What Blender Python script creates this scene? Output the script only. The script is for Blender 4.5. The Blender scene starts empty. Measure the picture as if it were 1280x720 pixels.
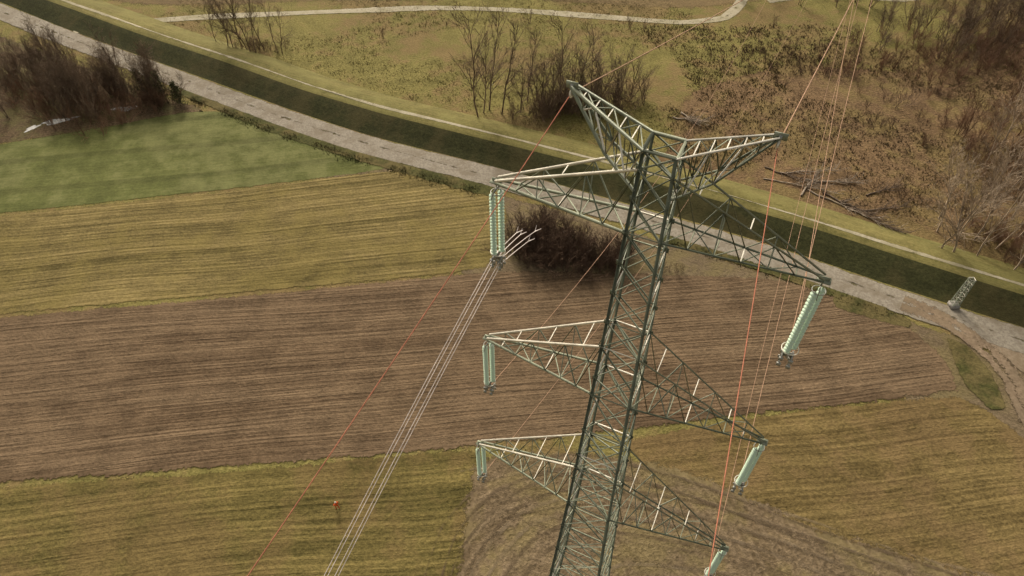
import bpy, bmesh, math, random
import numpy as np
from mathutils import Vector, Matrix
R=random.Random(7); NR=np.random.RandomState(5)
sc=bpy.context.scene
col=sc.collection

# ------------------------------------------------------------ materials
class NT:
    def __init__(s,name):
        m=bpy.data.materials.new(name); m.use_nodes=True
        s.m=m; s.t=m.node_tree; s.b=s.t.nodes['Principled BSDF']; s.out=s.t.nodes['Material Output']
        s.pos=s.n('ShaderNodeNewGeometry').outputs['Position']
    def n(s,ty,**k):
        x=s.t.nodes.new(ty)
        for a,v in k.items(): setattr(x,a,v)
        return x
    def l(s,a,b): s.t.links.new(a,b)
    def put(s,sock,v):
        if hasattr(v,'is_output') : s.l(v,sock)
        else: sock.default_value=v
    def noise(s,vec,scale,detail=4,rough=.55,dist=0,color=False):
        x=s.n('ShaderNodeTexNoise'); s.l(vec,x.inputs['Vector'])
        x.inputs['Scale'].default_value=scale; x.inputs['Detail'].default_value=detail
        x.inputs['Roughness'].default_value=rough; x.inputs['Distortion'].default_value=dist
        return x.outputs['Color' if color else 'Fac']
    def math(s,op,a,b=0,c=0,clamp=False):
        x=s.n('ShaderNodeMath',operation=op); x.use_clamp=clamp
        s.put(x.inputs[0],a); s.put(x.inputs[1],b); s.put(x.inputs[2],c); return x.outputs[0]
    def vm(s,op,a,b=(0,0,0)):
        x=s.n('ShaderNodeVectorMath',operation=op); s.put(x.inputs[0],a)
        if op=='SCALE': s.put(x.inputs['Scale'],b)
        else: s.put(x.inputs[1],b)
        return x.outputs[0]
    def mr(s,v,a,b,c=0,d=1,smooth=True):
        x=s.n('ShaderNodeMapRange'); x.clamp=True
        if smooth: x.interpolation_type='SMOOTHSTEP'
        s.put(x.inputs[0],v)
        for i,k in enumerate((a,b,c,d)): x.inputs[i+1].default_value=k
        return x.outputs[0]
    def mix(s,f,a,b,mode='MIX'):
        x=s.n('ShaderNodeMix',data_type='RGBA',blend_type=mode)
        s.put(x.inputs[0],f)
        for so,v in ((x.inputs[6],a),(x.inputs[7],b)):
            s.put(so, v if hasattr(v,'is_output') else (v[0],v[1],v[2],1))
        return x.outputs[2]
    def rot(s,vec,ang):
        x=s.n('ShaderNodeMapping'); s.l(vec,x.inputs[0]); x.inputs['Rotation'].default_value=(0,0,-ang); return x.outputs[0]
    def scl(s,vec,sx,sy,sz=1):
        x=s.n('ShaderNodeMapping'); s.l(vec,x.inputs[0]); x.inputs['Scale'].default_value=(sx,sy,sz); return x.outputs[0]
    def bump(s,h,strength,dist):
        x=s.n('ShaderNodeBump'); s.l(h,x.inputs['Height']); x.inputs['Strength'].default_value=strength
        x.inputs['Distance'].default_value=dist; s.l(x.outputs[0],s.b.inputs['Normal'])
    def base(s,c,rough=.9,spec=.2):
        s.put(s.b.inputs['Base Color'], c if hasattr(c,'is_output') else (c[0],c[1],c[2],1))
        s.b.inputs['Roughness'].default_value=rough
        s.b.inputs['Specular IOR Level'].default_value=spec
    def edge(s,wob=.9):
        at=s.n('ShaderNodeAttribute',attribute_name='edge').outputs['Fac']
        n1=s.noise(s.pos,.45,3,.65); n2=s.noise(s.pos,3.5,1,.6)
        e=s.math('ADD',at,s.math('MULTIPLY',s.math('SUBTRACT',n1,.5),wob*1.6))
        e=s.math('ADD',e,s.math('MULTIPLY',s.math('SUBTRACT',n2,.5),wob*1.2))
        a=s.mr(e,.32,.62)
        a=s.math('MULTIPLY',a,s.mr(at,0,.12))
        inner=s.mr(at,.8,1.0)
        a=s.math('ADD',a,inner,clamp=True)
        s.l(a,s.b.inputs['Alpha'])

def _field(name,cA,cB,cC,ang=.11,sp=.9,rowamt=.5,wave=.3,patch=.04,rough_amt=.5,bstr=.8,warp=1.5,edge=True,center=None,tram=0.,pamt=.85,tight=.16):
    t=NT(name); P=t.pos
    w=t.vm('SUBTRACT',t.noise(P,.022,1,.4,color=True),(.5,.5,.5))
    PW=t.vm('ADD',P,t.vm('SCALE',w,warp*6))
    if center:
        d=t.vm('SUBTRACT',PW,(center[0],center[1],0)); d=t.scl(d,1,center[2],0)
        ln=t.n('ShaderNodeVectorMath',operation='LENGTH'); t.l(d,ln.inputs[0])
        sx=t.n('ShaderNodeSeparateXYZ'); t.l(d,sx.inputs[0])
        cx=t.n('ShaderNodeCombineXYZ'); t.l(ln.outputs['Value'],cx.inputs[1]); t.l(sx.outputs[0],cx.inputs[0])
        Q=cx.outputs[0]
    else: Q=t.rot(PW,ang)
    r1=t.noise(t.scl(Q,.035,1/sp),1,2,.6)
    r2=t.noise(t.scl(Q,.010,.22/sp),1.0,2,.55)
    fine=t.noise(P,2.2,4,.75); mid=t.noise(P,.25,3,.65); big=t.noise(P,patch,3,.6)
    rr=t.mr(r1,.5-tight,.5+tight)
    if wave:
        wv=t.n('ShaderNodeTexWave',wave_type='BANDS',bands_direction='Y'); t.l(Q,wv.inputs['Vector'])
        wv.inputs['Scale'].default_value=.314/sp; wv.inputs['Distortion'].default_value=0
        rr=t.math('ADD',rr,t.math('MULTIPLY',t.math('SUBTRACT',wv.outputs['Fac'],.5),t.mr(mid,.3,.7,wave*.6,wave*2.2)))
    rr=t.math('ADD',t.math('MULTIPLY',rr,.55),t.math('MULTIPLY',t.mr(r2,.34,.66),.45),clamp=True)
    f=t.math('ADD',t.math('MULTIPLY',rr,rowamt),t.math('MULTIPLY',t.mr(fine,.25,.75),1-rowamt),clamp=True)
    c=t.mix(f,cA,cB)
    c=t.mix(t.math('MULTIPLY',t.mr(t.math('ADD',big,t.math('MULTIPLY',t.math('SUBTRACT',mid,.5),.8)),.42,.62),pamt),c,cC)
    v=t.math('ADD',t.mr(mid,.2,.8,.75,1.25),t.mr(fine,.2,.8,-.3*rough_amt,.3*rough_amt))
    if tram:
        wt=t.n('ShaderNodeTexWave',wave_type='BANDS',bands_direction='Y'); t.l(Q,wt.inputs['Vector'])
        wt.inputs['Scale'].default_value=.314/tram; wt.inputs['Distortion'].default_value=.2
        v=t.math('MULTIPLY',v,t.mr(wt.outputs['Fac'],.86,.98,1,.8))
    c=t.mix(1,c,t.vm('SCALE',(1,1,1),v),'MULTIPLY')
    t.base(c,.95,.12)
    if edge: t.edge()
    else:
        fb=t.noise(P,2.2,2,.75)
        h=t.math('ADD',t.math('MULTIPLY',r1,1.2*rowamt),t.math('MULTIPLY',fb,.6))
        t.bump(h,bstr,.35)
    return t.m
def field_mat(name,*a,**k):
    if k.get('edge',True) is False: return _field(name,*a,**k)
    k.pop('edge',None)
    return (_field(name,*a,edge=False,**k),_field(name+'_margin',*a,edge=True,**k))

def simple(name,c,rough=.6,spec=.4,metal=0,var=.15,scale=2.):
    t=NT(name); n=t.noise(t.pos,scale,1,.6)
    v=t.mr(n,.25,.75,1-var,1+var)
    t.base(t.mix(1,c,t.vm('SCALE',(1,1,1),v),'MULTIPLY'),rough,spec); t.b.inputs['Metallic'].default_value=metal
    return t.m
def veg(name,c1,c2,c3,scale=.5,upn=True):
    t=NT(name); n=t.noise(t.pos,scale,2,.6); n2=t.noise(t.pos,scale*.12,1,.6)
    c=t.mix(t.mr(n,.3,.7),c1,c2); c=t.mix(t.mr(n2,.42,.6),c,c3)
    t.base(c,.9,.1)
    if upn:
        g=t.n('ShaderNodeNewGeometry').outputs['Normal']
        nn=t.vm('NORMALIZE',t.vm('ADD',t.vm('SCALE',g,.35),(0,0,1))); t.l(nn,t.b.inputs['Normal'])
    return t.m

# ------------------------------------------------------------ mesh helpers
def mk(name,V,F,mats,parent=None,mi=None,smooth=False):
    V=np.asarray(V,dtype=np.float32); F=np.asarray(F,dtype=np.int32)
    me=bpy.data.meshes.new(name); k=F.shape[1]
    me.vertices.add(len(V)); me.vertices.foreach_set('co',V.ravel())
    me.loops.add(F.size); me.loops.foreach_set('vertex_index',F.ravel())
    me.polygons.add(len(F)); me.polygons.foreach_set('loop_start',np.arange(0,F.size,k,dtype=np.int32))
    me.polygons.foreach_set('loop_total',np.full(len(F),k,dtype=np.int32))
    if not isinstance(mats,(list,tuple)): mats=[mats]
    for m in mats: me.materials.append(m)
    if mi is not None: me.polygons.foreach_set('material_index',np.asarray(mi,dtype=np.int32))
    if smooth: me.polygons.foreach_set('use_smooth',np.ones(len(F),dtype=bool))
    me.update(calc_edges=True)
    o=bpy.data.objects.new(name,me); col.objects.link(o)
    if parent: o.parent=parent
    return o
def inst(name,me,loc,rz=0,s=(1,1,1),rx=0,ry=0):
    o=bpy.data.objects.new(name,me); col.objects.link(o)
    o.location=loc; o.rotation_euler=(rx,ry,rz); o.scale=s; return o
def empty(name,loc=(0,0,0)):
    o=bpy.data.objects.new(name,None); col.objects.link(o); o.location=loc; return o

def smoothpoly(pts,closed=True,step=1.2,jit=.25):
    pts=[Vector(p) for p in pts]; n=len(pts); out=[]
    rng=range(n) if closed else range(n-1)
    for i in rng:
        p0=pts[(i-1)%n] if closed or i>0 else pts[i]
        p1=pts[i]; p2=pts[(i+1)%n]
        p3=pts[(i+2)%n] if closed or i+2<n else p2
        L=(p2-p1).length; k=max(1,int(min(L,120)/step))
        m1=(p2-p0)*.5; m2=(p3-p1)*.5
        if m1.length>L: m1=m1*(L/m1.length)
        if m2.length>L: m2=m2*(L/m2.length)
        a=.6; lin1=(p2-p1)
        m1=m1*a+lin1*(1-a); m2=m2*a+lin1*(1-a)
        for j in range(k):
            t=j/k; t2=t*t;t3=t2*t
            q=p1*(2*t3-3*t2+1)+m1*(t3-2*t2+t)+p2*(-2*t3+3*t2)+m2*(t3-t2)
            if jit: q=q+Vector((R.uniform(-jit,jit),R.uniform(-jit,jit)))
            out.append(q)
    if not closed: out.append(pts[-1])
    return out
def sheet(name,pts,z,mats,ins=1.6,step=2.0):
    P=smoothpoly(pts,True,step,.05)
    bm=bmesh.new(); el=bm.verts.layers.float.new('edge')
    vs=[bm.verts.new((p.x,p.y,z)) for p in P]
    f=bm.faces.new(vs); f.normal_update()
    if f.normal.z<0: f.normal_flip()
    bmesh.ops.inset_region(bm,faces=[f],thickness=ins,use_even_offset=False,use_boundary=True)
    for v in bm.verts:
        v[el]=0 if v.is_boundary else 1
        v.co.z=z-.004*(1 if v.is_boundary else 0)
    if not isinstance(mats,(list,tuple)): mats=(mats,mats)
    for fc in bm.faces: fc.material_index=1 if any(v.is_boundary for v in fc.verts) else 0
    me=bpy.data.meshes.new(name); bm.to_mesh(me); bm.free()
    for m in mats: me.materials.append(m)
    o=bpy.data.objects.new(name,me); col.objects.link(o); return o
def ribbon(name,line,prof,mats,step=2.0,edgeattr=None,mi=None,wob=0):
    P=smoothpoly(line,False,step,0); n=len(P); k=len(prof); V=[];A=[]
    for i,p in enumerate(P):
        d=(P[min(n-1,i+1)]-P[max(0,i-1)]).normalized(); nn=Vector((-d.y,d.x))
        for j,(o,z) in enumerate(prof):
            oo=o+wob*(math.sin(i*.31+j)+math.sin(i*.13+2*j))*.5
            V.append((p.x+nn.x*oo,p.y+nn.y*oo,z)); A.append(edgeattr[j] if edgeattr else 1)
    F=[(i*k+j+1,i*k+j,(i+1)*k+j,(i+1)*k+j+1) for i in range(n-1) for j in range(k-1)]
    MI=[(mi[j] if mi else 0) for i in range(n-1) for j in range(k-1)]
    o=mk(name,V,F,mats,mi=MI)
    if edgeattr:
        a=o.data.attributes.new('edge','FLOAT','POINT'); a.data.foreach_set('value',np.array(A,dtype=np.float32))
    return o

# ------------------------------------------------------------ ground
road=[(-230,232),(-145.5,173.4),(-121.4,157.7),(-105.7,148.3),(-84.6,136.1),(-63.7,124.6),(-44.9,113.7),(-28.1,105.2),(-14.3,99.5),(-2.8,94.9),(8.2,90.2),(21.0,84.4),(33.0,78.8),(44.1,73.2),(54.3,67.5),(63.9,62.4),(72.1,58.2),(81.7,53.9),(130,32),(220,-10)]

m_base=field_mat('meadow_grass',(.14,.125,.036),(.235,.20,.07),(.175,.122,.055),ang=.3,sp=2.5,rowamt=.2,wave=0,patch=.035,edge=False,bstr=1,rough_amt=.7)
S=3000
mk('ground',[(-S,-S,0),(S,-S,0),(S,S,0),(-S,S,0)],[(0,1,2,3)],m_base)

m_scrub=field_mat('dry_scrub_soil',(.105,.066,.034),(.23,.15,.08),(.155,.12,.045),ang=.9,sp=3,rowamt=.2,wave=0,patch=.07,bstr=1,rough_amt=1.0,pamt=.6)
m_heath=field_mat('heath_soil',(.14,.098,.048),(.2,.145,.07),(.11,.078,.04),ang=.3,sp=3,rowamt=.2,wave=0,patch=.03,rough_amt=.8)
m_green=field_mat('winter_crop',(.088,.10,.03),(.135,.142,.046),(.165,.16,.07),ang=.16,sp=.8,rowamt=.5,wave=.35,patch=.03,rough_amt=.3,bstr=.4,tram=9,pamt=.45,warp=.5)
m_stub=field_mat('stubble',(.088,.07,.023),(.26,.20,.082),(.15,.118,.04),ang=.15,sp=.75,rowamt=.8,wave=.5,patch=.05,rough_amt=.7,warp=.9,bstr=.8,pamt=.7)
m_plough=field_mat('ploughed_soil',(.082,.053,.030),(.195,.136,.082),(.14,.096,.057),ang=.11,sp=.5,rowamt=.78,wave=.4,patch=.03,rough_amt=.6,warp=.8,bstr=.9,pamt=.6)
m_low=field_mat('grassy_field',(.062,.053,.016),(.205,.16,.056),(.13,.09,.038),ang=.10,sp=.7,rowamt=.75,wave=.35,patch=.06,rough_amt=.9,warp=.8,pamt=.65)
m_lowr=field_mat('grassy_field_east',(.078,.055,.02),(.205,.15,.06),(.145,.098,.045),ang=.10,sp=.8,rowamt=.7,wave=.35,patch=.07,rough_amt=.9,warp=.8,pamt=.7)
m_pad=field_mat('trodden_soil',(.11,.078,.042),(.225,.168,.105),(.15,.12,.05),sp=1.1,rowamt=.55,wave=.4,patch=.08,rough_amt=1.0,center=(2,20,.8),warp=1.5,bstr=1,pamt=.6)
m_wood=field_mat('leaf_litter',(.08,.055,.03),(.165,.115,.068),(.11,.095,.04),ang=.5,sp=2,rowamt=.2,wave=0,patch=.1,rough_amt=.9)
m_verge=field_mat('verge_grass',(.045,.05,.016),(.10,.094,.032),(.12,.095,.04),ang=-.4,sp=1.2,rowamt=.3,wave=0,patch=.09,rough_amt=.8)
m_headl=field_mat('headland_soil',(.12,.09,.052),(.2,.15,.095),(.145,.115,.055),ang=-.45,sp=.9,rowamt=.5,wave=.2,patch=.06,rough_amt=.7)
m_dirt=field_mat('dirt_track_soil',(.16,.115,.075),(.27,.205,.14),(.17,.13,.085),ang=-1.4,sp=1,rowamt=.3,wave=0,patch=.1,rough_amt=.5)

sheet('heath',[(-260,200),(-150,186),(-90.5,160),(-45,162),(0,163),(40,158),(75,165),(300,180),(400,600),(-400,600)],.02,m_heath,3,4)
sheet('scrub_ground',[(24,98),(29,106),(30,114),(36,124),(58,134),(83,132),(114,148),(200,170),(330,100),(300,-20),(220,0),(130,42),(84,64),(66,73),(45,84)],.04,m_scrub,3,4)
sheet('woodland_floor',[(-170,168),(-135,157),(-112,144.5),(-88,131.5),(-68,120.2),(-60,116.5),(-64,112),(-79,108.5),(-95,104),(-104,100),(-150,90),(-200,110)],.04,m_wood,1.4)
sheet('headland',[(-66,118),(-46,108.5),(-28,101),(-14,95.5),(8,86.6),(33,75),(44,69.5),(62,60),(70,55),(90,46),(90,20),(60,20),(52,36),(50,50),(35,66),(5,69),(-8,71),(-8,80),(-22,90),(-45,100)],.03,m_headl,1.2)
sheet('crop_field',[(-150,96),(-104.2,100.9),(-94.6,104.8),(-78.9,109.9),(-64,115.3),(-54.6,115.3),(-43.7,108.6),(-32,102.4),(-22,98),(-23,96.8),(-46.8,91.9),(-84.7,85.2),(-96.7,83.3),(-150,74)],.05,m_green,.6)
sheet('stubble_field',[(-150,74),(-96.7,83.3),(-84.7,85.2),(-46.8,91.9),(-21.3,97.2),(-11.2,95),(-3.0,91.2),(-.4,85),(-3.9,72.7),(-40.2,67.4),(-73.5,63.3),(-84.1,61.8),(-150,54)],.07,m_stub,.9)
sheet('ploughed_field',[(-150,54),(-84.1,61.8),(-73.5,63.3),(-40.2,67.4),(-4.9,72.2),(7.3,72.4),(26.7,71.6),(38.6,70.9),(49.5,67.1),(56.6,61.1),(59,55.5),(58.5,50.2),(35.8,47.2),(-7.8,41.6),(-32.6,39.4),(-60.3,37.2),(-70.9,36.1),(-150,27)],.09,m_plough,.9)
sheet('grass_field',[(-150,27),(-70.9,36.1),(-60.3,37.2),(-32.6,39.4),(-4.9,42.2),(0,38.5),(2,33),(-3,26),(-6,18),(-6,-60),(-150,-60)],.05,m_low,.9)
sheet('grass_field',[(14,43.2),(35.8,47.6),(58.1,49.8),(63,45),(66,37.9),(66,26.7),(66,-60),(20,-60),(24,28),(18,36)],.06,m_lowr,.9)
sheet('trodden_ground',[(-5,40),(0,42),(5.9,42.2),(18.4,40.5),(26,37.5),(33,33.5),(42,30),(55,25.5),(60,19),(60,-60),(-8,-60),(-9,18),(-7,26),(-6,34)],.08,m_pad,1.8)
sheet('grass_patch',[(60.6,59.4),(63,58),(64.2,53.4),(63.4,47.6),(61.2,47.4),(59.5,51.5),(59.8,55.4)],.12,m_verge,.5,1)
sheet('grass_patch',[(47,67.0),(52.6,65.4),(57,62.6),(56.1,60.8),(51,62.6),(47,64.8)],.12,m_verge,.5,1)

def road_mat(name,c1,c2,ctr,soft=.3):
    t=NT(name); P=t.pos
    fine=t.noise(P,3,4,.7); mid=t.noise(P,.3,3,.6)
    c=t.mix(t.mr(fine,.3,.7),c1,c2)
    c=t.mix(t.mr(mid,.42,.65,0,.7),c,ctr)
    at=t.n('ShaderNodeAttribute',attribute_name='edge').outputs['Fac']
    t.base(c,.9,.2)
    n1=t.noise(P,.5,3,.65)
    e=t.math('ADD',at,t.math('MULTIPLY',t.math('SUBTRACT',n1,.5),1.1))
    t.l(t.math('MULTIPLY',t.mr(e,.3,.3+soft),t.mr(at,0,.1)),t.b.inputs['Alpha'])
    return t.m
m_road=road_mat('gravel',(.195,.168,.13),(.325,.29,.235),(.18,.148,.105))
m_path=road_mat('sandy_path',(.31,.27,.185),(.44,.395,.29),(.26,.23,.135))
prof=[(-3.0,.10),(-2.2,.14),(-.9,.15),(0,.16),(.9,.15),(1.9,.14),(2.7,.10)]
ribbon('road',road,prof,m_road,edgeattr=[0,1,1,.5,1,1,0],wob=.25)
tk=[(57,65.8),(61.5,62.5),(63.8,59.6),(65.6,56.1),(66.2,51.5),(65.6,46),(66.5,37.9),(69,20),(70,-30)]
ribbon('dirt_track',tk,[(-2.0,.15),(-1,.17),(0,.17),(1,.17),(2.0,.15)],m_dirt[1],edgeattr=[0,1,.5,1,0],wob=.3)
m_dirt2=road_mat('turning_area',(.19,.14,.095),(.29,.23,.16),(.17,.128,.08))
sheet('dirt_apron',[(56,65.5),(63,62),(75,56.5),(84,52),(80,47),(72,49),(68,53),(66,57),(61,61)],.11,m_dirt2,1.0,1)
m_rut=road_mat('rut_soil',(.085,.058,.034),(.15,.108,.067),(.12,.09,.05),.8)
m_rutp=road_mat('pale_rut_soil',(.20,.15,.095),(.29,.225,.15),(.17,.128,.08),.9)
zr=.100
tl_=[([(-7,20),(-5,29),(0,35),(8,38),(17,36)],m_rut),([(-3,14),(-1.5,24),(3,30),(10,32.5),(20,31),(32,27)],m_rut),([(2,10),(4,22),(12,27),(24,26)],m_rutp),([(-6,38),(4,40),(16,38.5),(28,34),(44,28),(58,24)],m_rutp),
 ([(-9,24),(-7,32),(-2,37.5),(8,40.5),(20,37),(34,31),(50,25)],m_rut),([(-1,34),(9,36),(22,34),(38,28),(52,22)],m_rut),([(6,34),(18,33.5),(30,29.5),(44,23)],m_rutp),([(-5,16),(-3.5,27),(1.5,33),(9,35),(19,33)],m_rutp),([(8,30),(20,28.5),(34,24)],m_rut)]
for ln,mm in tl_:
    for o in (-.9,.9):
        zr+=.005
        ribbon('wheel_track',ln,[(o-.4,zr-.001),(o-.12,zr),(o+.12,zr),(o+.4,zr-.001)],mm,1.0,edgeattr=[0,.6,.6,0],wob=.15)

pth=[(-99.5,147.5),(-90.5,151.4),(-73,154.5),(-45.4,157.3),(-19.1,159.4),(0,158.2),(22.5,154.5),(38.9,152.1),(49.6,154.5),(56,164),(60,185)]
ribbon('footpath',pth,[(-1.5,.06),(-.8,.07),(0,.08),(.8,.07),(1.5,.06)],m_path,edgeattr=[0,.9,.6,.9,0],wob=.4)
ribbon('footpath',[(62,163),(78,167),(95,164),(112,170)],[(-1.8,.06),(-.8,.07),(0,.08),(.8,.07),(1.8,.06)],m_path,edgeattr=[0,.9,.6,.9,0],wob=.4)

m_slope_shade=field_mat('levee_shaded_slope_grass',(.032,.035,.014),(.063,.062,.024),(.06,.052,.022),ang=-.45,sp=1.5,rowamt=.3,wave=0,patch=.05,rough_amt=.6,edge=False,bstr=.4)  # shade of the near slope is put into this darker grass colour
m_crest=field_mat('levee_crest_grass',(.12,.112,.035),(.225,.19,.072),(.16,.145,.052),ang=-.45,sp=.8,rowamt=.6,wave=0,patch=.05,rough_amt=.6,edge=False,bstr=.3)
ribbon('levee_embankment',road,[(2.7,.0),(3.2,.18),(5.0,1.2),(6.9,2.25),(7.6,2.4),(9.0,2.43),(10.4,2.4),(12,1.8),(16,0.0)],[m_slope_shade,m_crest],mi=[0,0,0,1,1,1,1,1],wob=.15)
ribbon('levee_track',road,[(8.3,2.45),(8.6,2.46),(8.9,2.46),(9.2,2.45)],m_path,edgeattr=[0,.7,.7,0],wob=.25)
ribbon('road_verge',[(-70,124.5),(-63.7,120.8),(-44.9,109.7),(-28.1,101.2),(-14.3,95.4),(-3,91)],[(-1.6,.11),(-.8,.12),(.8,.12),(1.6,.11)],m_verge[1],edgeattr=[0,1,1,0],wob=.3)
ribbon('road_verge',[(24,79.5),(33.0,75.3),(44.1,69.7),(54,64)],[(-1.2,.13),(-.5,.135),(.5,.135),(1.2,.13)],m_verge[1],edgeattr=[0,1,1,0],wob=.3)

def water():
    t=NT('pond_water'); t.base((.42,.42,.40),.12,.8); t.bump(t.noise(t.pos,2,3,.5),.08,.05); return t.m  # pale base colour paints in the sky reflected by the water
mw=water()
def pond(x,y,a,b,rz):
    pts=[]
    for i in range(28):
        an=i/28*6.283; r=1+.25*math.sin(3*an+x)+.18*math.sin(5*an+y)+R.uniform(-.08,.08)
        px,py=a*r*math.cos(an),b*r*math.sin(an)
        pts.append((x+px*math.cos(rz)-py*math.sin(rz),y+px*math.sin(rz)+py*math.cos(rz),.07))
    c=len(pts); pts.append((x,y,.07))
    mk('pond',pts,[(i,(i+1)%c,c) for i in range(c)],mw)
pond(-87,112.2,3.0,.8,.35); pond(-76,116.4,2.3,.8,.1); pond(-91,109.8,1.3,.6,.9)

# ------------------------------------------------------------ vegetation
def tubes(segs,k=3):
    A=np.array([list(a)+list(b)+[r,q] for a,b,r,q in segs],dtype=np.float64)
    p0,p1,r0,r1=A[:,:3],A[:,3:6],A[:,6],A[:,7]
    d=p1-p0; d/=np.linalg.norm(d,axis=1)[:,None]+1e-9
    up=np.where(np.abs(d[:,2:3])>.9,np.array([[1,0,0.]]),np.array([[0,0,1.]]))
    s=np.cross(d,up); s/=np.linalg.norm(s,axis=1)[:,None]+1e-9; t=np.cross(s,d)
    V=np.zeros((len(A),2*k,3))
    for j in range(k):
        a=6.28318*j/k; o=s*math.cos(a)+t*math.sin(a)
        V[:,j]=p0+o*r0[:,None]; V[:,k+j]=p1+o*r1[:,None]
    F=np.zeros((len(A),k,4),dtype=np.int64); base=np.arange(len(A))*2*k
    for j in range(k):
        F[:,j,0]=base+j; F[:,j,1]=base+(j+1)%k; F[:,j,2]=base+k+(j+1)%k; F[:,j,3]=base+k+j
    return V.reshape(-1,3),F.reshape(-1,4)
def rdir(rg,d,spread):
    v=Vector((rg.gauss(0,1),rg.gauss(0,1),rg.gauss(0,1))); v=(v-d*v.dot(d)).normalized()
    return (d*math.cos(spread)+v*math.sin(spread)).normalized()
def grow(rg,segs,p,d,L,r,lev,maxl,wig=.12,upb=.15,kids=(7,5,4),sp=(.5,.9),rmin=.022):
    n=max(2,int(6-lev*1.3)) ; q=p
    for i in range(n):
        d=(d+Vector((rg.gauss(0,wig),rg.gauss(0,wig),rg.gauss(0,wig)+upb*.3))).normalized()
        q2=q+d*(L/n); ra=r*(1-.75*i/n); rb=r*(1-.75*(i+1)/n)
        segs.append((q,q2,ra,rb))
        if lev<maxl and (i>=1 or lev>0):
            c=kids[min(lev,len(kids)-1)]/ (n-1 if lev==0 else n)
            kk=int(c)+(rg.random()<c-int(c))
            for _ in range(kk):
                t=rg.random(); b=q.lerp(q2,t)
                frac=(i+t)/n
                grow(rg,segs,b,rdir(rg,d,rg.uniform(*sp)),L*rg.uniform(.28,.5)*(1.15-.6*frac),max(ra*.5,rmin),lev+1,maxl,wig*1.3,upb,kids,sp,rmin)
        q=q2
def tree_mesh(seed,H,r,multi=1,kids=(14,5,4),maxl=3,sp=(.45,.85),lean=.05,rmin=.022):
    rg=random.Random(seed); segs=[]
    for m in range(multi):
        d=Vector((rg.gauss(0,lean),rg.gauss(0,lean),1)).normalized()
        o=Vector((rg.gauss(0,.35*(multi>1)),rg.gauss(0,.35*(multi>1)),-.1))
        grow(rg,segs,o,d,H*rg.uniform(.75,1),r,0,maxl,kids=kids,sp=sp,rmin=rmin)
    return tubes(segs)
m_birch=simple('birch_bark',(.36,.28,.20),.85,.2,0,.35,1.2)
m_bark=simple('brown_bark',(.165,.118,.08),.9,.15,0,.35,.7)
m_twig=simple('twigs',(.20,.138,.09),.9,.15,0,.3,.5)
m_dark=simple('dark_twigs',(.115,.074,.05),.9,.15,0,.3,.5)
m_red=simple('reddish_twigs',(.20,.12,.075),.9,.15,0,.35,.3)
tall=[tree_mesh(100+i,17,.16,1,(18,5,3),3,(.35,.7),rmin=.028) for i in range(4)]
medm=[tree_mesh(200+i,11,.11,3,(13,5,4),3,(.4,.8),.14) for i in range(4)]
shrb=[tree_mesh(300+i,3.8,.04,8,(6,5,3),2,(.3,.7),.35,.018) for i in range(4)]
def me_of(V,F,mat,nm):
    o=mk(nm,V,F,mat); me=o.data; bpy.data.objects.remove(o); return me
ME={'tall':[me_of(v,f,m_birch,'birch') for v,f in tall],'med':[me_of(v,f,m_bark,'bare') for v,f in medm],'shrub':[me_of(v,f,m_twig,'shrub') for v,f in shrb],
 'tallb':[me_of(v,f,m_bark,'tallb') for v,f in tall],'dark':[me_of(v,f,m_dark,'darks') for v,f in shrb]}
def T(kind,nm,x,y,s=1,lean=0):
    inst(nm,R.choice(ME[kind]),(x,y,0),R.uniform(0,6.28),(s*R.uniform(.9,1.1),s*R.uniform(.9,1.1),s),lean*R.uniform(.3,1),lean*R.uniform(-1,1))
def mass(name,protos,pts,mat,smin=.7,smax=1.2,z=0):
    VV=[];FF=[];o=0
    for (x,y) in pts:
        V,F=protos[R.randrange(len(protos))]
        a=R.uniform(0,6.28); s=R.uniform(smin,smax); c,sn=math.cos(a)*s,math.sin(a)*s
        W=np.empty_like(V); W[:,0]=V[:,0]*c-V[:,1]*sn+x; W[:,1]=V[:,0]*sn+V[:,1]*c+y; W[:,2]=V[:,2]*s*R.uniform(.85,1.15)+z
        VV.append(W); FF.append(F+o); o+=len(V)
    return mk(name,np.concatenate(VV),np.concatenate(FF),mat)
def blob(cx,cy,rx,ry,n,rz=0):
    out=[]
    while len(out)<n:
        a,b=R.gauss(0,.5),R.gauss(0,.5)
        if a*a+b*b>1.2: continue
        x,y=a*rx,b*ry; out.append((cx+x*math.cos(rz)-y*math.sin(rz),cy+x*math.sin(rz)+y*math.cos(rz)))
    return out
for x,y,s in [(-62,139,.8),(-59.5,141,.95),(-57,138.5,.85),(-54.5,140,.8),(-52,141,.7),(-65,141.5,.7),(-58,139.5,.9),(-60.5,138.5,.8),(-50,138,.8),(-55.5,137.5,.75)]: T('tallb','bare_tree',x,y,s)
mass('shrub_thicket',shrb,blob(-57,139.5,9,2.5,22),m_twig,.4,.9)
for x,y,s in [(-6.5,113.5,1.35),(-4.5,116,1.3),(-2,114.5,1.25),(-5.5,115,1.1),(3,119,.95),(10,121,1.05),(13,119,.9),(16,120,.9)]: T('tallb','bare_tree',x,y,s)
for x,y,s in [(2,116,.9),(6,117,1.0),(10,117,.95),(14,119,1.),(18,121,.9),(21,119,.8),(24,121.5,.85),(8,121,.9),(16,116,.8),(26,118,.7),(5,119,.9),(12,120,1),(20,117,.7),(9,115,.9),(17,118.5,1),(22,122,.9)]: T('med','bare_tree',x,y,s)
mass('shrub_thicket',shrb,blob(12,116.5,15,4,80,.1),m_twig,.7,1.4)
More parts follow.
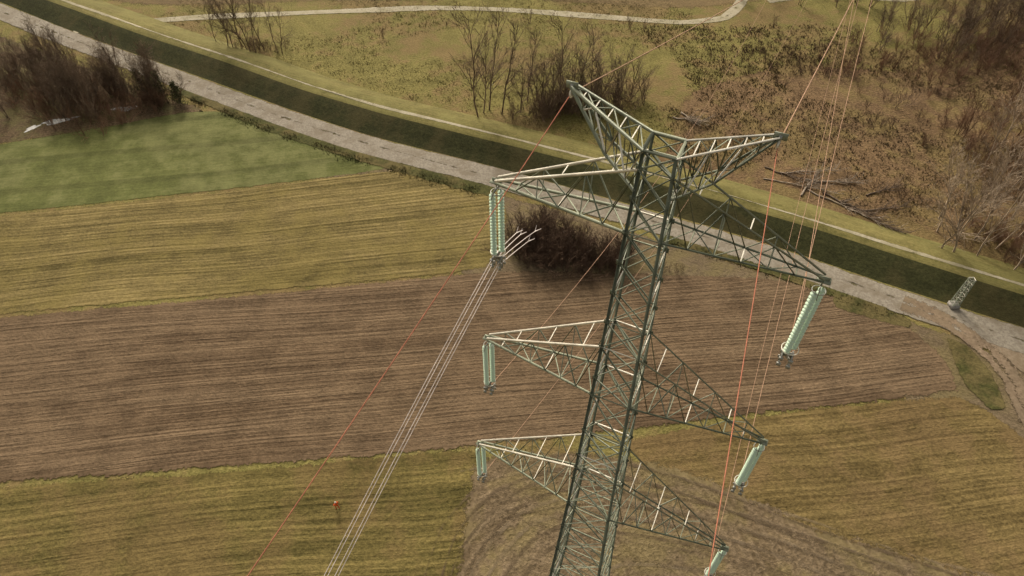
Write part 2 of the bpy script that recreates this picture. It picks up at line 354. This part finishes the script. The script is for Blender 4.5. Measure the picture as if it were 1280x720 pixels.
for x,y,s in [(66.5,76,1.1),(68,74.8,1.2),(71,79,1.05),(73.5,79,1.15),(76.5,82,1.1),(78.5,74,1.2),(80,79,1.1),(84,76,1.2),(75,71,1),(82,84,1.05),(88,84,1.1),(70,84,.9),(90,78,1.2),(68.5,81,1),(72,75,1.1),(76,77,1.0),(86,92,1),(92,96,1.05),(97,100,1),(90,104,.9),(100,92,1.1),(84,98,.8)]: T('tall','birch_tree',x,y,s,.12)
for x,y,s in [(77,69,.6),(80,71,.7),(84,70,.6),(72,82,.7),(78,86,.8),(86,90,.8),(82,80,.8),(90,86,.9)]: T('med','bare_tree',x,y,s)
mass('woodland',medm,blob(97,104,14,14,34),m_red,.45,.85)
mass('undergrowth',shrb,blob(80,78,11,7,70,-.2)+blob(92,100,18,16,100),m_red,.35,.9)
mass('woodland',medm,blob(-91,124,19,10,48,-.5)+blob(-76,122,9,5,16,-.4)+[(-70,121),(-66,119.5),(-74,125),(-97,113),(-103,110),(-88,117),(-100,120),(-107,126),(-68,118.5),(-72,122)],m_bark,.55,.95)
mass('undergrowth',shrb,blob(-90,121,20,9,100,-.5)+blob(-72,119,7,4,34,-.3),m_red,.6,1.2)
mass('woodland',medm,blob(-125,125,16,16,26),m_bark,.6,.9)
mass('woodland',medm,blob(118,150,38,16,70,.2)+blob(95,168,40,14,44),m_bark,.5,.9)
mass('undergrowth',shrb,blob(105,138,42,16,190,.2),m_red,.6,1.3)
mass('heather',shrb,[(p[0],p[1]) for p in blob(62,135,19,10,190,.1)],m_dark,.15,.45)
mass('shrub_thicket',shrb,blob(9,75,11.5,4.2,120,-.2)+blob(4,80,4.5,4.5,36),m_dark,.7,1.4)
mass('shrub_thicket',shrb,blob(24.5,72.5,2.5,1.2,8),m_dark,.3,.5)
for x,y,s in [(27,149,.9),(75,117,1.3),(78,118.5,1),(93,128,.9),(-29,145,.7),(4,152,.9),(16,104,.8),(47,110,.6),(55,105,.5),(95,112,.9),(100,105,1),(88,98,.8),(60,150,.8),(35,140,.5),(-15,150,.5),(85,108,.7),(98,92,.9),(30,148,.7),(105,100,1),(64,112,.5)]: T('shrub','shrub',x,y,s)
for i in range(80): T('dark','shrub',R.uniform(48,115),R.uniform(84,132),R.uniform(.2,.75))

m_needle=veg('pine_needles',(.065,.07,.03),(.11,.108,.05),(.09,.085,.04),1.,False)
def pine(x,y,H,seed):
    rg=random.Random(seed); e=empty('pine_tree',(x,y,0)); segs=[((0,0,0),(0,0,H),.14,.02)]; V=[]
    z=H*.18
    while z<H:
        L=(H-z)*.3+.35
        for k in range(5):
            a=rg.uniform(0,6.28); l=L*rg.uniform(.5,1.3); tip=Vector((math.cos(a)*l,math.sin(a)*l,z-l*.15+rg.uniform(-.1,.3))); b=Vector((0,0,z))
            segs.append((b,tip,.03,.01))
            for i in range(12):
                p=b.lerp(tip,rg.uniform(.25,1))+Vector([rg.gauss(0,.14) for _ in range(3)])
                for _ in range(3): V.append(p+Vector([rg.gauss(0,.14) for _ in range(3)]))
        z+=H*.06
    tv,tf=tubes(segs,4); mk('trunk',tv,tf,m_bark,e); V=[tuple(v) for v in V]
    mk('needles',V,np.arange(len(V)).reshape(-1,3),m_needle,e)
pine(-69,119,6.5,1); pine(-73.5,121,6,2); pine(-65.5,117.8,5,4)

def tufts(name,pts,hmin,hmax,mat,nb=5,spread=.25):
    pts=np.array(pts); n=len(pts)*nb; c=np.repeat(pts,nb,axis=0)
    b=c[:,:2]+NR.normal(0,spread,(n,2)); an=NR.uniform(0,6.28,n); h=NR.uniform(hmin,hmax,n); w=h*.28
    dx,dy=np.cos(an)*w,np.sin(an)*w
    V=np.zeros((n,3,3)); V[:,0,0]=b[:,0]-dx;V[:,0,1]=b[:,1]-dy;V[:,1,0]=b[:,0]+dx;V[:,1,1]=b[:,1]+dy
    V[:,2,0]=b[:,0]+NR.normal(0,.3,n)*h; V[:,2,1]=b[:,1]+NR.normal(0,.3,n)*h; V[:,2,2]=h
    return mk(name,V.reshape(-1,3),np.arange(n*3).reshape(-1,3),mat)
rl=[Vector(p) for p in road]
def roadY(x):
    for a,b in zip(rl,rl[1:]):
        if a.x<=x<=b.x: return a.y+(b.y-a.y)*(x-a.x)/(b.x-a.x)
    return 0
def scatter(n,x0,x1,y1,off=19,clump=.9):
    out=[]
    while len(out)<n:
        x=R.uniform(x0,x1); y=R.uniform(20,y1)
        if y<roadY(x)+off: continue
        if math.sin(x*.13+math.sin(y*.11)*2)+math.sin(y*.17+x*.05)<-.5: continue
        k=R.choice([1,1,2,5])
        for _ in range(k): out.append((x+R.gauss(0,clump),y+R.gauss(0,clump)))
    return out
m_tuft=veg('meadow_tufts',(.14,.12,.038),(.25,.205,.08),(.17,.118,.052))
m_tuftb=veg('scrub_tufts',(.13,.088,.045),(.27,.19,.105),(.165,.118,.05))
m_tuftg=veg('verge_tufts',(.055,.062,.022),(.115,.107,.04),(.13,.10,.045))
tufts('meadow_grass_tufts',scatter(7000,-120,45,172),.1,.32,m_tuft,4,.35)
tufts('scrub_grass_tufts',[p for p in scatter(9000,30,125,150)],.12,.5,m_tuftb,4,.4)
vp=[]
for i in range(1300):
    x=R.uniform(-64,-6); y=roadY(x)-4.2-abs(R.gauss(0,.9)); 
    if math.sin(x*.35)+math.sin(x*.9+1)>-.6: vp.append((x,y))
for i in range(300):
    x=R.uniform(24,56); vp.append((x,roadY(x)-3.8+R.gauss(0,.4)))
tufts('verge_tall_grass',vp,.1,.4,m_tuftg,5,.4)
cp_=[(R.uniform(-9,50),R.uniform(15,43)) for _ in range(1500)]
tufts('trodden_grass_tufts',[p for p in cp_ if p[1]<44-max(0,p[0]-8)*.42],.12,.26,m_tuft,2,.3)

m_log=simple('log_bark',(.32,.26,.20),.85,.2,0,.3,1.5)
m_log2=simple('log_bark_dark',(.15,.11,.08),.85,.2,0,.3,1.5)
def log(name,x0,y0,x1,y1,r,mat,br=18):
    rg=random.Random(int(x0*31+y0*7)); segs=[]
    a=Vector((x0,y0,r)); b=Vector((x1,y1,r*.6+.2)); n=8; d=(b-a)
    pts=[a+d*(i/n)+Vector((rg.gauss(0,.12),rg.gauss(0,.12),rg.uniform(0,.05))) for i in range(n+1)]
    for i in range(n): segs.append((pts[i],pts[i+1],r*(1-.7*i/n),r*(1-.7*(i+1)/n)))
    for i in range(br):
        t=rg.uniform(.3,1); p=a+d*t; dd=rdir(rg,d.normalized(),rg.uniform(.4,.9)); dd.z=abs(dd.z)*.6+.1; dd.normalize()
        grow(rg,segs,p,dd,rg.uniform(1,3.4),r*.3,1,2)
    V,F=tubes(segs,6); mk(name,V,F,mat,smooth=True)
for q in [(44,94.5,55,90.5),(50.5,91.5,62.5,80.5),(56,87,63,80),(51,94,60,93),(47,96,57,96.5),(58,86,66,87),(53,90.5,60,84),(60,90,66,92),(45,97.5,52,93),(31,113,37,112),(33,115,35,111),(49,90,54,96)]:
    log('felled_tree',q[0],q[1],q[2],q[3],R.uniform(.12,.2),R.choice([m_log,m_log2]))

# ------------------------------------------------------------ pylon
CH=75.
AX=Vector((6.0,22.25,0)); a_=Vector((.904,-.427,0)).normalized(); b_=Vector((.427,.904,0)).normalized()
zs=[0,12.4,29,42.4,54.7,59]; ss=[5.6,4.35,3.05,2.25,1.6,1.35]
def side(z): return float(np.interp(z,zs,ss))
def corner(z,i,j):
    s=side(z)/2; return AX+a_*(s*i)+b_*(s*j)+Vector((0,0,z))
class LB:
    def __init__(s): s.V=[];s.F=[];s.M=[]
    def beam(s,p,q,w,mi=0,t=None,flip=1):
        p=Vector(p);q=Vector(q); d=(q-p)
        if d.length<.02: return
        d.normalize(); up=Vector((0,0,1)) if abs(d.z)<.93 else a_
        sd=d.cross(up).normalized()*flip; n=(sd.cross(d)).normalized()
        if n.z<0: n=-n
        t=t or max(.012,w*.14)
        pr=[(0,0),(w,0),(w,t),(t,t),(t,w),(0,w)]
        o=len(s.V)
        for e in (p,q):
            for x,y in pr: s.V.append(e+sd*(x-w*.35)-n*(y-w*.35))
        for i in range(6):
            k=(i+1)%6; s.F.append((o+i,o+k,o+6+k,o+6+i)); s.M.append(mi)
        for z in (0,6):
            s.F.append((o+z,o+z+1,o+z+2,o+z+3)); s.F.append((o+z,o+z+3,o+z+4,o+z+5)); s.M+= [mi,mi]
    def plate(s,c,u,v,n,th,mi=0):
        o=len(s.V)
        for k in (-1,1):
            for x,y in ((-1,-1),(1,-1),(1,1),(-1,1)): s.V.append(Vector(c)+u*x+v*y+n*(k*th/2))
        for f in ((0,3,2,1),(4,5,6,7),(0,1,5,4),(1,2,6,5),(2,3,7,6),(3,0,4,7)): s.F.append(tuple(o+i for i in f)); s.M.append(mi)
    def make(s,name,mats,parent): return mk(name,[tuple(v) for v in s.V],s.F,mats,parent,s.M)
def steel(name,c,rough,metal):
    t=NT(name); n=t.noise(t.pos,1.3,3,.6); n2=t.noise(t.pos,9,3,.6)
    v=t.mr(n,.25,.75,.75,1.25); t.base(t.mix(1,c,t.vm('SCALE',(1,1,1),v),'MULTIPLY'),rough,.5)
    t.b.inputs['Metallic'].default_value=metal; t.l(t.mr(n2,.3,.7,rough-.08,rough+.1),t.b.inputs['Roughness']); return t.m
m_st=steel('green_painted_steel',(.115,.132,.085),.5,.05)
m_st2=steel('weathered_green_steel',(.22,.24,.17),.45,.1)
m_gal_glint=steel('galvanised_and_glint_steel',(.72,.68,.58),.4,.15)  # bare zinc on fittings; on tower members, sun glint painted as pale steel
MS=[m_st,m_st2,m_gal_glint]
pylon=empty('transmission_tower',AX)
B=LB()
lv=[0]; z=0
while z<59:
    h=side(z)*1.12; z=z+h; lv.append(z)
keys=[29,34,42.4,46.7,54.7,58.1,59]
lv=[v for v in lv if all(abs(v-k)>1.0 for k in keys) and v<58.0]+keys; lv=sorted(lv)
rg=random.Random(3)
cs=[(-1,-1),(1,-1),(1,1),(-1,1)]
for z0,z1 in zip(lv,lv[1:]):
    wl=.20 if z0<29 else .16 if z0<46 else .135
    for i in range(4):
        A0,A1=corner(z0,*cs[i]),corner(z1,*cs[i]); C0,C1=corner(z0,*cs[(i+1)%4]),corner(z1,*cs[(i+1)%4])
        B.beam(A0,A1,wl,0,flip=1 if i%2 else -1)
        off=(b_ if i in(0,2) else a_)*.03
        wb=.06 if z0>46 else .075
        r=rg.random()
        B.beam(A0+off,C1+off,wb,1 if r<.55 else 0); B.beam(C0-off,A1-off,wb,0 if r<.5 else 1)
        if z0>29 and z0 in keys or rg.random()<.45: B.beam(A0,C0,wb,2 if rg.random()<.5 else 1)
        if z0<27:
            mA=(A0+A1)/2; mC=(C0+C1)/2
            B.beam(mA,mC,.055,1); B.beam(A0,C0,.08,2 if rg.random()<.35 else 1)
        B.plate((A0),(A1-A0).normalized()*.14,(C0-A0).normalized()*.14,Vector((C0-A0)).cross(A1-A0).normalized(),.02,0)
    if z0 in keys: 
        B.beam(corner(z0,-1,-1),corner(z0,1,1),.09,1); B.beam(corner(z0,1,-1),corner(z0,-1,1),.09,0)
for i in range(4): B.beam(corner(59,*cs[i]),corner(59,*cs[(i+1)%4]),.12,1)
for k in range(150):
    z=2+k*.38; c=corner(z,1,-1); B.beam(c,c+(a_*.22 if k%2 else -b_*.22),.025,0)
B.make('tower_body',MS,pylon)
def arm(name,sgn,zc,L,rise,nb,w=.11):
    A=LB(); tipc=AX+a_*(sgn*L)+Vector((0,0,zc)); tw=.16; dz=Vector((0,0,.12))
    tl=[tipc+b_*(tw*j) for j in (-1,1)]
    lo=[corner(zc,sgn,j) for j in (-1,1)]
    hi=[corner(zc+rise,sgn,j) for j in (-1,1)]
    for k in (0,1):
        A.beam(lo[k],tl[k],w,0 if sgn>0 else 1); A.beam(hi[k],tl[k]+dz,w*.95,2 if sgn<0 else 1)  # west upper chords get the pale steel: sun glint put into the colour
    def P(r,k,f): return r[k].lerp(tl[k]+(dz if r is hi else Vector()),f)
    for i in range(nb):
        f0,f1=i/nb,(i+1)/nb
        for k in (0,1):
            if i>0 and i%2==0: A.beam(P(lo,k,f0),P(hi,k,f0),.05,1)
            if i<nb-1:
                if i%2==0: A.beam(P(hi,k,f0),P(lo,k,f1),.055,1 if k else 0)
                else: A.beam(P(lo,k,f0),P(hi,k,f1),.055,1 if k else 0)
        if i>0: A.beam(P(lo,0,f0),P(lo,1,f0),.055,2 if i%3==0 else 1)
        if i<nb-1: A.beam(P(lo,i%2,f0),P(lo,1-i%2,f1),.055,1)
        if i>0 and i%2 and i<nb-1: A.beam(P(hi,0,f0),P(hi,1,f0),.05,2)
    A.plate(tipc+Vector((0,0,-.03)),a_*.28,b_*.2,Vector((0,0,1)),.04,1)
    A.plate(tipc,a_*.22,Vector((0,0,.16)),b_,.04,1)
    A.make(name,MS,pylon); return tipc
LV=[(54.7,7.45,3.4),(42.4,8.25,4.3),(29.,9.3,5.0)]
tips={}
for n,(zc,L,rise) in enumerate(LV):
    for sgn,nm in ((-1,'west'),(1,'east')):
        tips[(n,sgn)]=arm('crossarm_%s_%d'%(nm,n+1),sgn,zc,L,rise,6+n)
for sgn,nm in ((-1,'west'),(1,'east')):
    H=LB(); tip=AX+a_*(sgn*4.02)+Vector((0,0,60.64)); tips[(9,sgn)]=tip
    tl=[tip+b_*(.14*j) for j in (-1,1)]
    hi=[corner(59,sgn,j) for j in (-1,1)]; lo=[corner(57.0,sgn,j) for j in (-1,1)]
    kn=[lo[k].lerp(tl[k],.45)+Vector((0,0,-.45)) for k in (0,1)]
    def LO(k,f): return lo[k].lerp(kn[k],f/.5) if f<.5 else kn[k].lerp(tl[k],(f-.5)/.5)
    nb=6
    for k in (0,1):
        H.beam(hi[k],tl[k],.11,2 if sgn>0 else 1); H.beam(lo[k],kn[k],.11,1); H.beam(kn[k],tl[k],.11,0)  # east horn's top chords pale, a painted sun glint
    for i in range(nb):
        f0,f1=i/nb,(i+1)/nb
        for k in (0,1):
            u0,u1=hi[k].lerp(tl[k],f0),hi[k].lerp(tl[k],f1)
            if i: H.beam(u0,LO(k,f0),.05,1)
            if i<nb-1: H.beam(LO(k,f0) if i%2 else u0, u1 if i%2 else LO(k,f1),.055,0 if k else 2)
        if i:
            H.beam(LO(0,f0),LO(1,f0),.05,1); H.beam(hi[0].lerp(tl[0],f0),hi[1].lerp(tl[1],f0),.05,2)
        H.beam(LO(i%2,f0),LO(1-i%2,f1),.05,1); H.beam(hi[i%2].lerp(tl[i%2],f0),hi[1-i%2].lerp(tl[1-i%2],f1),.045,1)
    H.plate(tip,a_*.25,Vector((0,0,.14)),b_,.05,1)
    H.make('earthwire_horn_%s'%nm,MS,pylon)
for o in pylon.children: o.matrix_parent_inverse=Matrix.Translation(-AX)
m_con=simple('concrete',(.32,.3,.27),.9,.2)
for i in range(4):
    c=corner(0,*cs[i]); pts=[];r0,r1=.8,.6
    for zz,r in((0,r0),(.7,r1)):
        for k in range(12): pts.append((c.x+r*math.cos(k*.5236),c.y+r*math.sin(k*.5236),zz))
    F=[(k,(k+1)%12,12+(k+1)%12,12+k) for k in range(12)]+[(12,13,14,15),(12,15,16,23),(16,17,22,23),(17,18,21,22),(18,19,20,21)]
    o=mk('footing_%d'%(i+1),pts,F,m_con,pylon); o.matrix_parent_inverse=Matrix.Translation(-AX)

# ------------------------------------------------------------ insulators
def lathe(prof,k=12):
    V=[];F=[]
    for r,z in prof:
        for j in range(k): V.append((r*math.cos(6.28318*j/k),r*math.sin(6.28318*j/k),z))
    for i in range(len(prof)-1):
        for j in range(k): F.append((i*k+j,i*k+(j+1)%k,(i+1)*k+(j+1)%k,(i+1)*k+j))
    return V,F
tg=NT('green_glass'); tg.base((.60,.77,.60),.25,.6); tg.b.inputs['Coat Weight'].default_value=.3
m_gl=tg.m
m_fit=steel('fitting_steel',(.33,.33,.30),.4,.4)
LS=4.1; nd=20; pr=[(.03,0)]
for i in range(nd):
    z=-(i+.3)*LS/nd; pr+=[(.04,z),(.06,z-.04),(.165,z-.09),(.17,z-.11),(.08,z-.115),(.04,z-.14)]
pr.append((.03,-LS)); SV,SF=lathe(pr,14); smesh=me_of(SV,SF,m_gl,'insulator_string')
for p_ in smesh.polygons: p_.use_smooth=True
def torus(R0,r,c,ax,k=20,m=6):
    ax=Vector(ax).normalized(); u=ax.orthogonal().normalized(); v=ax.cross(u); V=[];F=[]
    for i in range(k):
        d=u*math.cos(6.28318*i/k)+v*math.sin(6.28318*i/k)
        for j in range(m):
            V.append(tuple(Vector(c)+d*(R0+r*math.cos(6.28318*j/m))+ax*(r*math.sin(6.28318*j/m))))
    for i in range(k):
        for j in range(m): F.append((i*m+j,i*m+(j+1)%m,((i+1)%k)*m+(j+1)%m,((i+1)%k)*m+j))
    return V,F
bots={}
def insulator(key,clamps):
    tip=tips[key]; e=empty('insulator_string',tip+Vector((0,0,-.1)))
    Hh=LB(); Z=Vector((0,0,1))
    Hh.beam((0,0,0),(0,0,-.35),.06,0)
    Hh.plate((0,0,-.38),b_*.34,Z*.08,a_,.04)
    Hh.plate((0,0,-.5-LS-.1),b_*.36,Z*.12,a_,.05)
    for j in (-1,1):
        o=bpy.data.objects.new('glass_string',smesh); col.objects.link(o); o.parent=e; o.location=b_*(.2*j)+a_*(.13*j)+Vector((0,0,-.5))
        Hh.beam(b_*(.3*j)-Z*(.38),b_*(.6*j)-Z*.62,.035); Hh.beam(b_*(.3*j)-Z*(LS+.6),b_*(.62*j)-Z*(LS+.3),.035)
    Hh.make('fittings',[m_fit],e)
    V,F=torus(.38,.025,(0,0,-LS-.42),(0,0,1)); mk('corona_ring',V,F,m_gal_glint,e,smooth=True)
    V,F=torus(.28,.02,(0,0,-.55),(0,0,1)); mk('upper_ring',V,F,m_fit,e,smooth=True)
    C=LB(); zb=-LS-.75
    C.plate((0,0,zb),b_*.3,Z*.05,a_,.05); C.plate((0,0,zb-.12),a_*.28,Z*.16,b_,.03)
    for dx in (-.22,.22):
        for dz in (-.1,-.5):
            c=a_*dx+Vector((0,0,zb+dz)); C.plate(c,b_*.28,Z*.05,a_,.07)
            C.plate(c-Z*.16,a_*.05,Z*.12,b_,.09)
            if clamps: C.plate(c+b_*.3-Z*.22,a_*.09,b_*.02,Z,.16); C.plate(c-b_*.3-Z*.1,a_*.1,b_*.03,Z,.2)
    C.make('suspension_clamp',[m_fit],e)
    bots[key]=tip+Vector((0,0,-.1+zb-.3))
for key in [(n,s) for n in range(3) for s in (-1,1)]: insulator(key,True)

# ------------------------------------------------------------ wires
m_rope=simple('orange_pilot_rope',(.58,.22,.14),.8,.2)
m_rope2=simple('brown_pilot_rope',(.42,.26,.17),.8,.2)
m_al=steel('aluminium_conductor',(.72,.64,.60),.4,.3)
def wire(name,p,d,slope,curv,L,r,mat,n=40,k=5):
    p=Vector(p); d=Vector((d[0],d[1],0)).normalized(); segs=[]; q=None
    for i in range(n+1):
        t=L*i/n; c=p+d*t-Vector((0,0,slope*t-curv*t*t))
        if q is not None: segs.append((q,c,r,r))
        q=c
    V,F=tubes(segs,k); mk(name,V,F,mat,smooth=True)
tw,te=tips[(9,-1)],tips[(9,1)]
dn=Vector((0,0,-.35))
wire('pilot_rope',tw+dn,(-.575,-.818),.45,.001,60,.021,m_rope)
wire('pilot_rope',te+dn,(-.3,-.954),.25,-.002,45,.017,m_rope)
wire('pilot_rope',tw+dn,(.6,.8),.17,.0006,160,.024,m_rope2)
wire('pilot_rope',te+dn,(.48,.877),.16,.0006,160,.026,m_rope2)
for tp in (tw,te):
    e=empty('pulley_block',tp); V,F=torus(.16,.05,(0,0,-.35),a_); mk('wheel',V,F,m_gal_glint,e,smooth=True)
    K=LB(); K.plate((0,0,-.2),b_*.05,Vector((0,0,.25)),a_,.12); K.make('bracket',[m_fit],e)
for key,dd,sl,cv in [((0,1),(.43,.9),.11,.0006),((1,1),(.42,.91),.10,.0006),((2,1),(.41,.91),.10,.0006),((1,-1),(.45,.89),.36,.0022),((2,-1),(.5,.87),.3,.002)]:
    wire('pilot_rope',bots[key]+Vector((0,0,.1)),dd,sl,cv,150,.022,m_rope2)
wire('pilot_rope',bots[(0,1)]+a_*.3,(.40,.915),.13,.0006,150,.02,m_rope2)
bc=bots[(0,-1)]
for dx in (-.22,.22):
    for dz in (0,-.4):
        o=bc+a_*dx+Vector((0,0,.25+dz))
        wire('conductor',o,(-.435,-.9),.24,-.003,60,.018,m_al)
        L=2.6+R.uniform(-.5,.5)
        segs=[];q=None
        for i in range(9):
            t=L*i/8; c=o+Vector((.6,.8,0))*t+Vector((0,0,.04*t-.03*t*t))+a_*(dx*.25*t)
            if q is not None: segs.append((q,c,.022,.022))
            q=c
        segs.append((q,q+Vector((.35,.1,.12)),.035,.012)); segs.append((q,q+Vector((.1,.3,.2)),.02,.01))
        V,F=tubes(segs,5); mk('conductor_tail',V,F,m_al,smooth=True)

# ------------------------------------------------------------ small mast by the road
M=LB(); mz=Vector((64.0,65.0,.5)); 
def mc(z,i,j,w=.45): w=w*(1-.05*z); return mz+Vector((w*i,w*j,z))
zz=[0,1.1,2.2,3.3,4.4,5.4]
for z0,z1 in zip(zz,zz[1:]):
    for i in range(4):
        A0,A1,C0,C1=mc(z0,*cs[i]),mc(z1,*cs[i]),mc(z0,*cs[(i+1)%4]),mc(z1,*cs[(i+1)%4])
        M.beam(A0,A1,.09,1);M.beam(A0,C1,.05,1);M.beam(C0,A1,.05,1);M.beam(A1,C1,.06,2)
e=empty('lattice_mast',mz); o=M.make('mast_frame',MS,e); o.matrix_parent_inverse=Matrix.Translation(-mz)
K=LB(); K.plate(mz+Vector((0,0,-.1)),Vector((.6,0,0)),Vector((0,.6,0)),Vector((0,0,1)),.6)
o=K.make('mast_foundation',[m_con],e); o.matrix_parent_inverse=Matrix.Translation(-mz)

# ------------------------------------------------------------ person
def person(x,y,rz):
    J={'pel':(0,0,.95,.13),'waist':(0,0,1.08,.125),'chest':(0,0,1.32,.155),'neck':(0,0,1.48,.06),'head':(0,.01,1.6,.095),'top':(0,.01,1.7,.085),
    'lh':(-.1,0,.9,.095),'lk':(-.13,.1,.5,.07),'la':(-.14,.02,.1,.05),'lt':(-.15,.17,.04,.045),
    'rh':(.1,0,.9,.095),'rk':(.12,.02,.49,.07),'ra':(.14,-.16,.12,.05),'rt':(.15,-.02,.04,.045),
    'ls':(-.2,0,1.4,.07),'le':(-.28,.02,1.13,.05),'lw':(-.25,.2,.98,.035),'lf':(-.24,.27,.95,.035),
    'rs':(.2,0,1.4,.07),'re':(.29,-.04,1.13,.05),'rw':(.3,.1,.9,.035),'rf':(.3,.14,.84,.035)}
    E=[('pel','waist'),('waist','chest'),('chest','neck'),('neck','head'),('head','top'),('pel','lh'),('lh','lk'),('lk','la'),('la','lt'),('pel','rh'),('rh','rk'),('rk','ra'),('ra','rt'),('chest','ls'),('ls','le'),('le','lw'),('lw','lf'),('chest','rs'),('rs','re'),('re','rw'),('rw','rf')]
    ks=list(J); me=bpy.data.meshes.new('person'); me.from_pydata([J[k][:3] for k in ks],[(ks.index(a),ks.index(b)) for a,b in E],[])
    o=bpy.data.objects.new('tmp',me); col.objects.link(o)
    mo=o.modifiers.new('s','SKIN')
    for i,k in enumerate(ks): sv=me.skin_vertices[0].data[i]; sv.radius=(J[k][3],J[k][3]); sv.use_root=(k=='pel')
    o.modifiers.new('ss','SUBSURF').levels=2
    dg=bpy.context.evaluated_depsgraph_get(); nm=bpy.data.meshes.new_from_object(o.evaluated_get(dg)); bpy.data.objects.remove(o)
    for m in (simple('hi_vis_orange',(.85,.12,.02),.7),simple('work_trousers',(.55,.09,.03),.9),simple('skin',(.5,.3,.22),.6),simple('helmet_white',(.75,.75,.7),.4)): nm.materials.append(m)
    for p in nm.polygons:
        z=p.center.z; ax=abs(p.center.x)
        p.material_index=1 if z<.9 and ax<.22 else 3 if z>1.62 else 2 if z>1.47 or (ax>.22 and z<.99) else 0; p.use_smooth=True
    nm.name='person'; return inst('person',nm,(x,y,.06),rz)
person(-20,34.3,.8)

# ------------------------------------------------------------ light & camera
w=bpy.data.worlds.new('World'); sc.world=w; w.use_nodes=True
nt=w.node_tree; bg=nt.nodes['Background']; sky=nt.nodes.new('ShaderNodeTexSky'); sky.sky_type='NISHITA'; sky.sun_disc=False
EL=math.radians(38); AZ=math.radians(-18)
sky.sun_elevation=EL; sky.sun_rotation=AZ; sky.dust_density=6; sky.air_density=1.0; sky.ozone_density=.5
hs=nt.nodes.new('ShaderNodeHueSaturation'); hs.inputs['Saturation'].default_value=.3
mx=nt.nodes.new('ShaderNodeMix'); mx.data_type='RGBA'; mx.blend_type='MULTIPLY'; mx.inputs[0].default_value=1; mx.inputs[7].default_value=(1.12,1.03,.88,1)
nt.links.new(sky.outputs[0],hs.inputs['Color']); nt.links.new(hs.outputs[0],mx.inputs[6]); nt.links.new(mx.outputs[2],bg.inputs[0]); bg.inputs[1].default_value=.135
sd=bpy.data.lights.new('sun','SUN'); sd.energy=2.3; sd.angle=math.radians(12); sd.color=(1,.92,.79)
so=bpy.data.objects.new('sun',sd); col.objects.link(so)
dirn=Vector((math.sin(AZ)*math.cos(EL),math.cos(AZ)*math.cos(EL),math.sin(EL)))
so.rotation_euler=dirn.to_track_quat('Z','Y').to_euler()
cam=bpy.data.cameras.new('camera'); cam.lens=24; cam.sensor_width=36; cam.clip_end=6000; cam.clip_start=.5
co=bpy.data.objects.new('camera',cam); col.objects.link(co); co.location=(0,0,CH); co.rotation_euler=(math.radians(42.5),0,0)
sc.camera=co
sc.view_settings.view_transform='Standard'; sc.view_settings.look='None'; sc.view_settings.exposure=0
print('objs',len(bpy.data.objects),'polys',sum(len(m.polygons) for m in bpy.data.meshes))
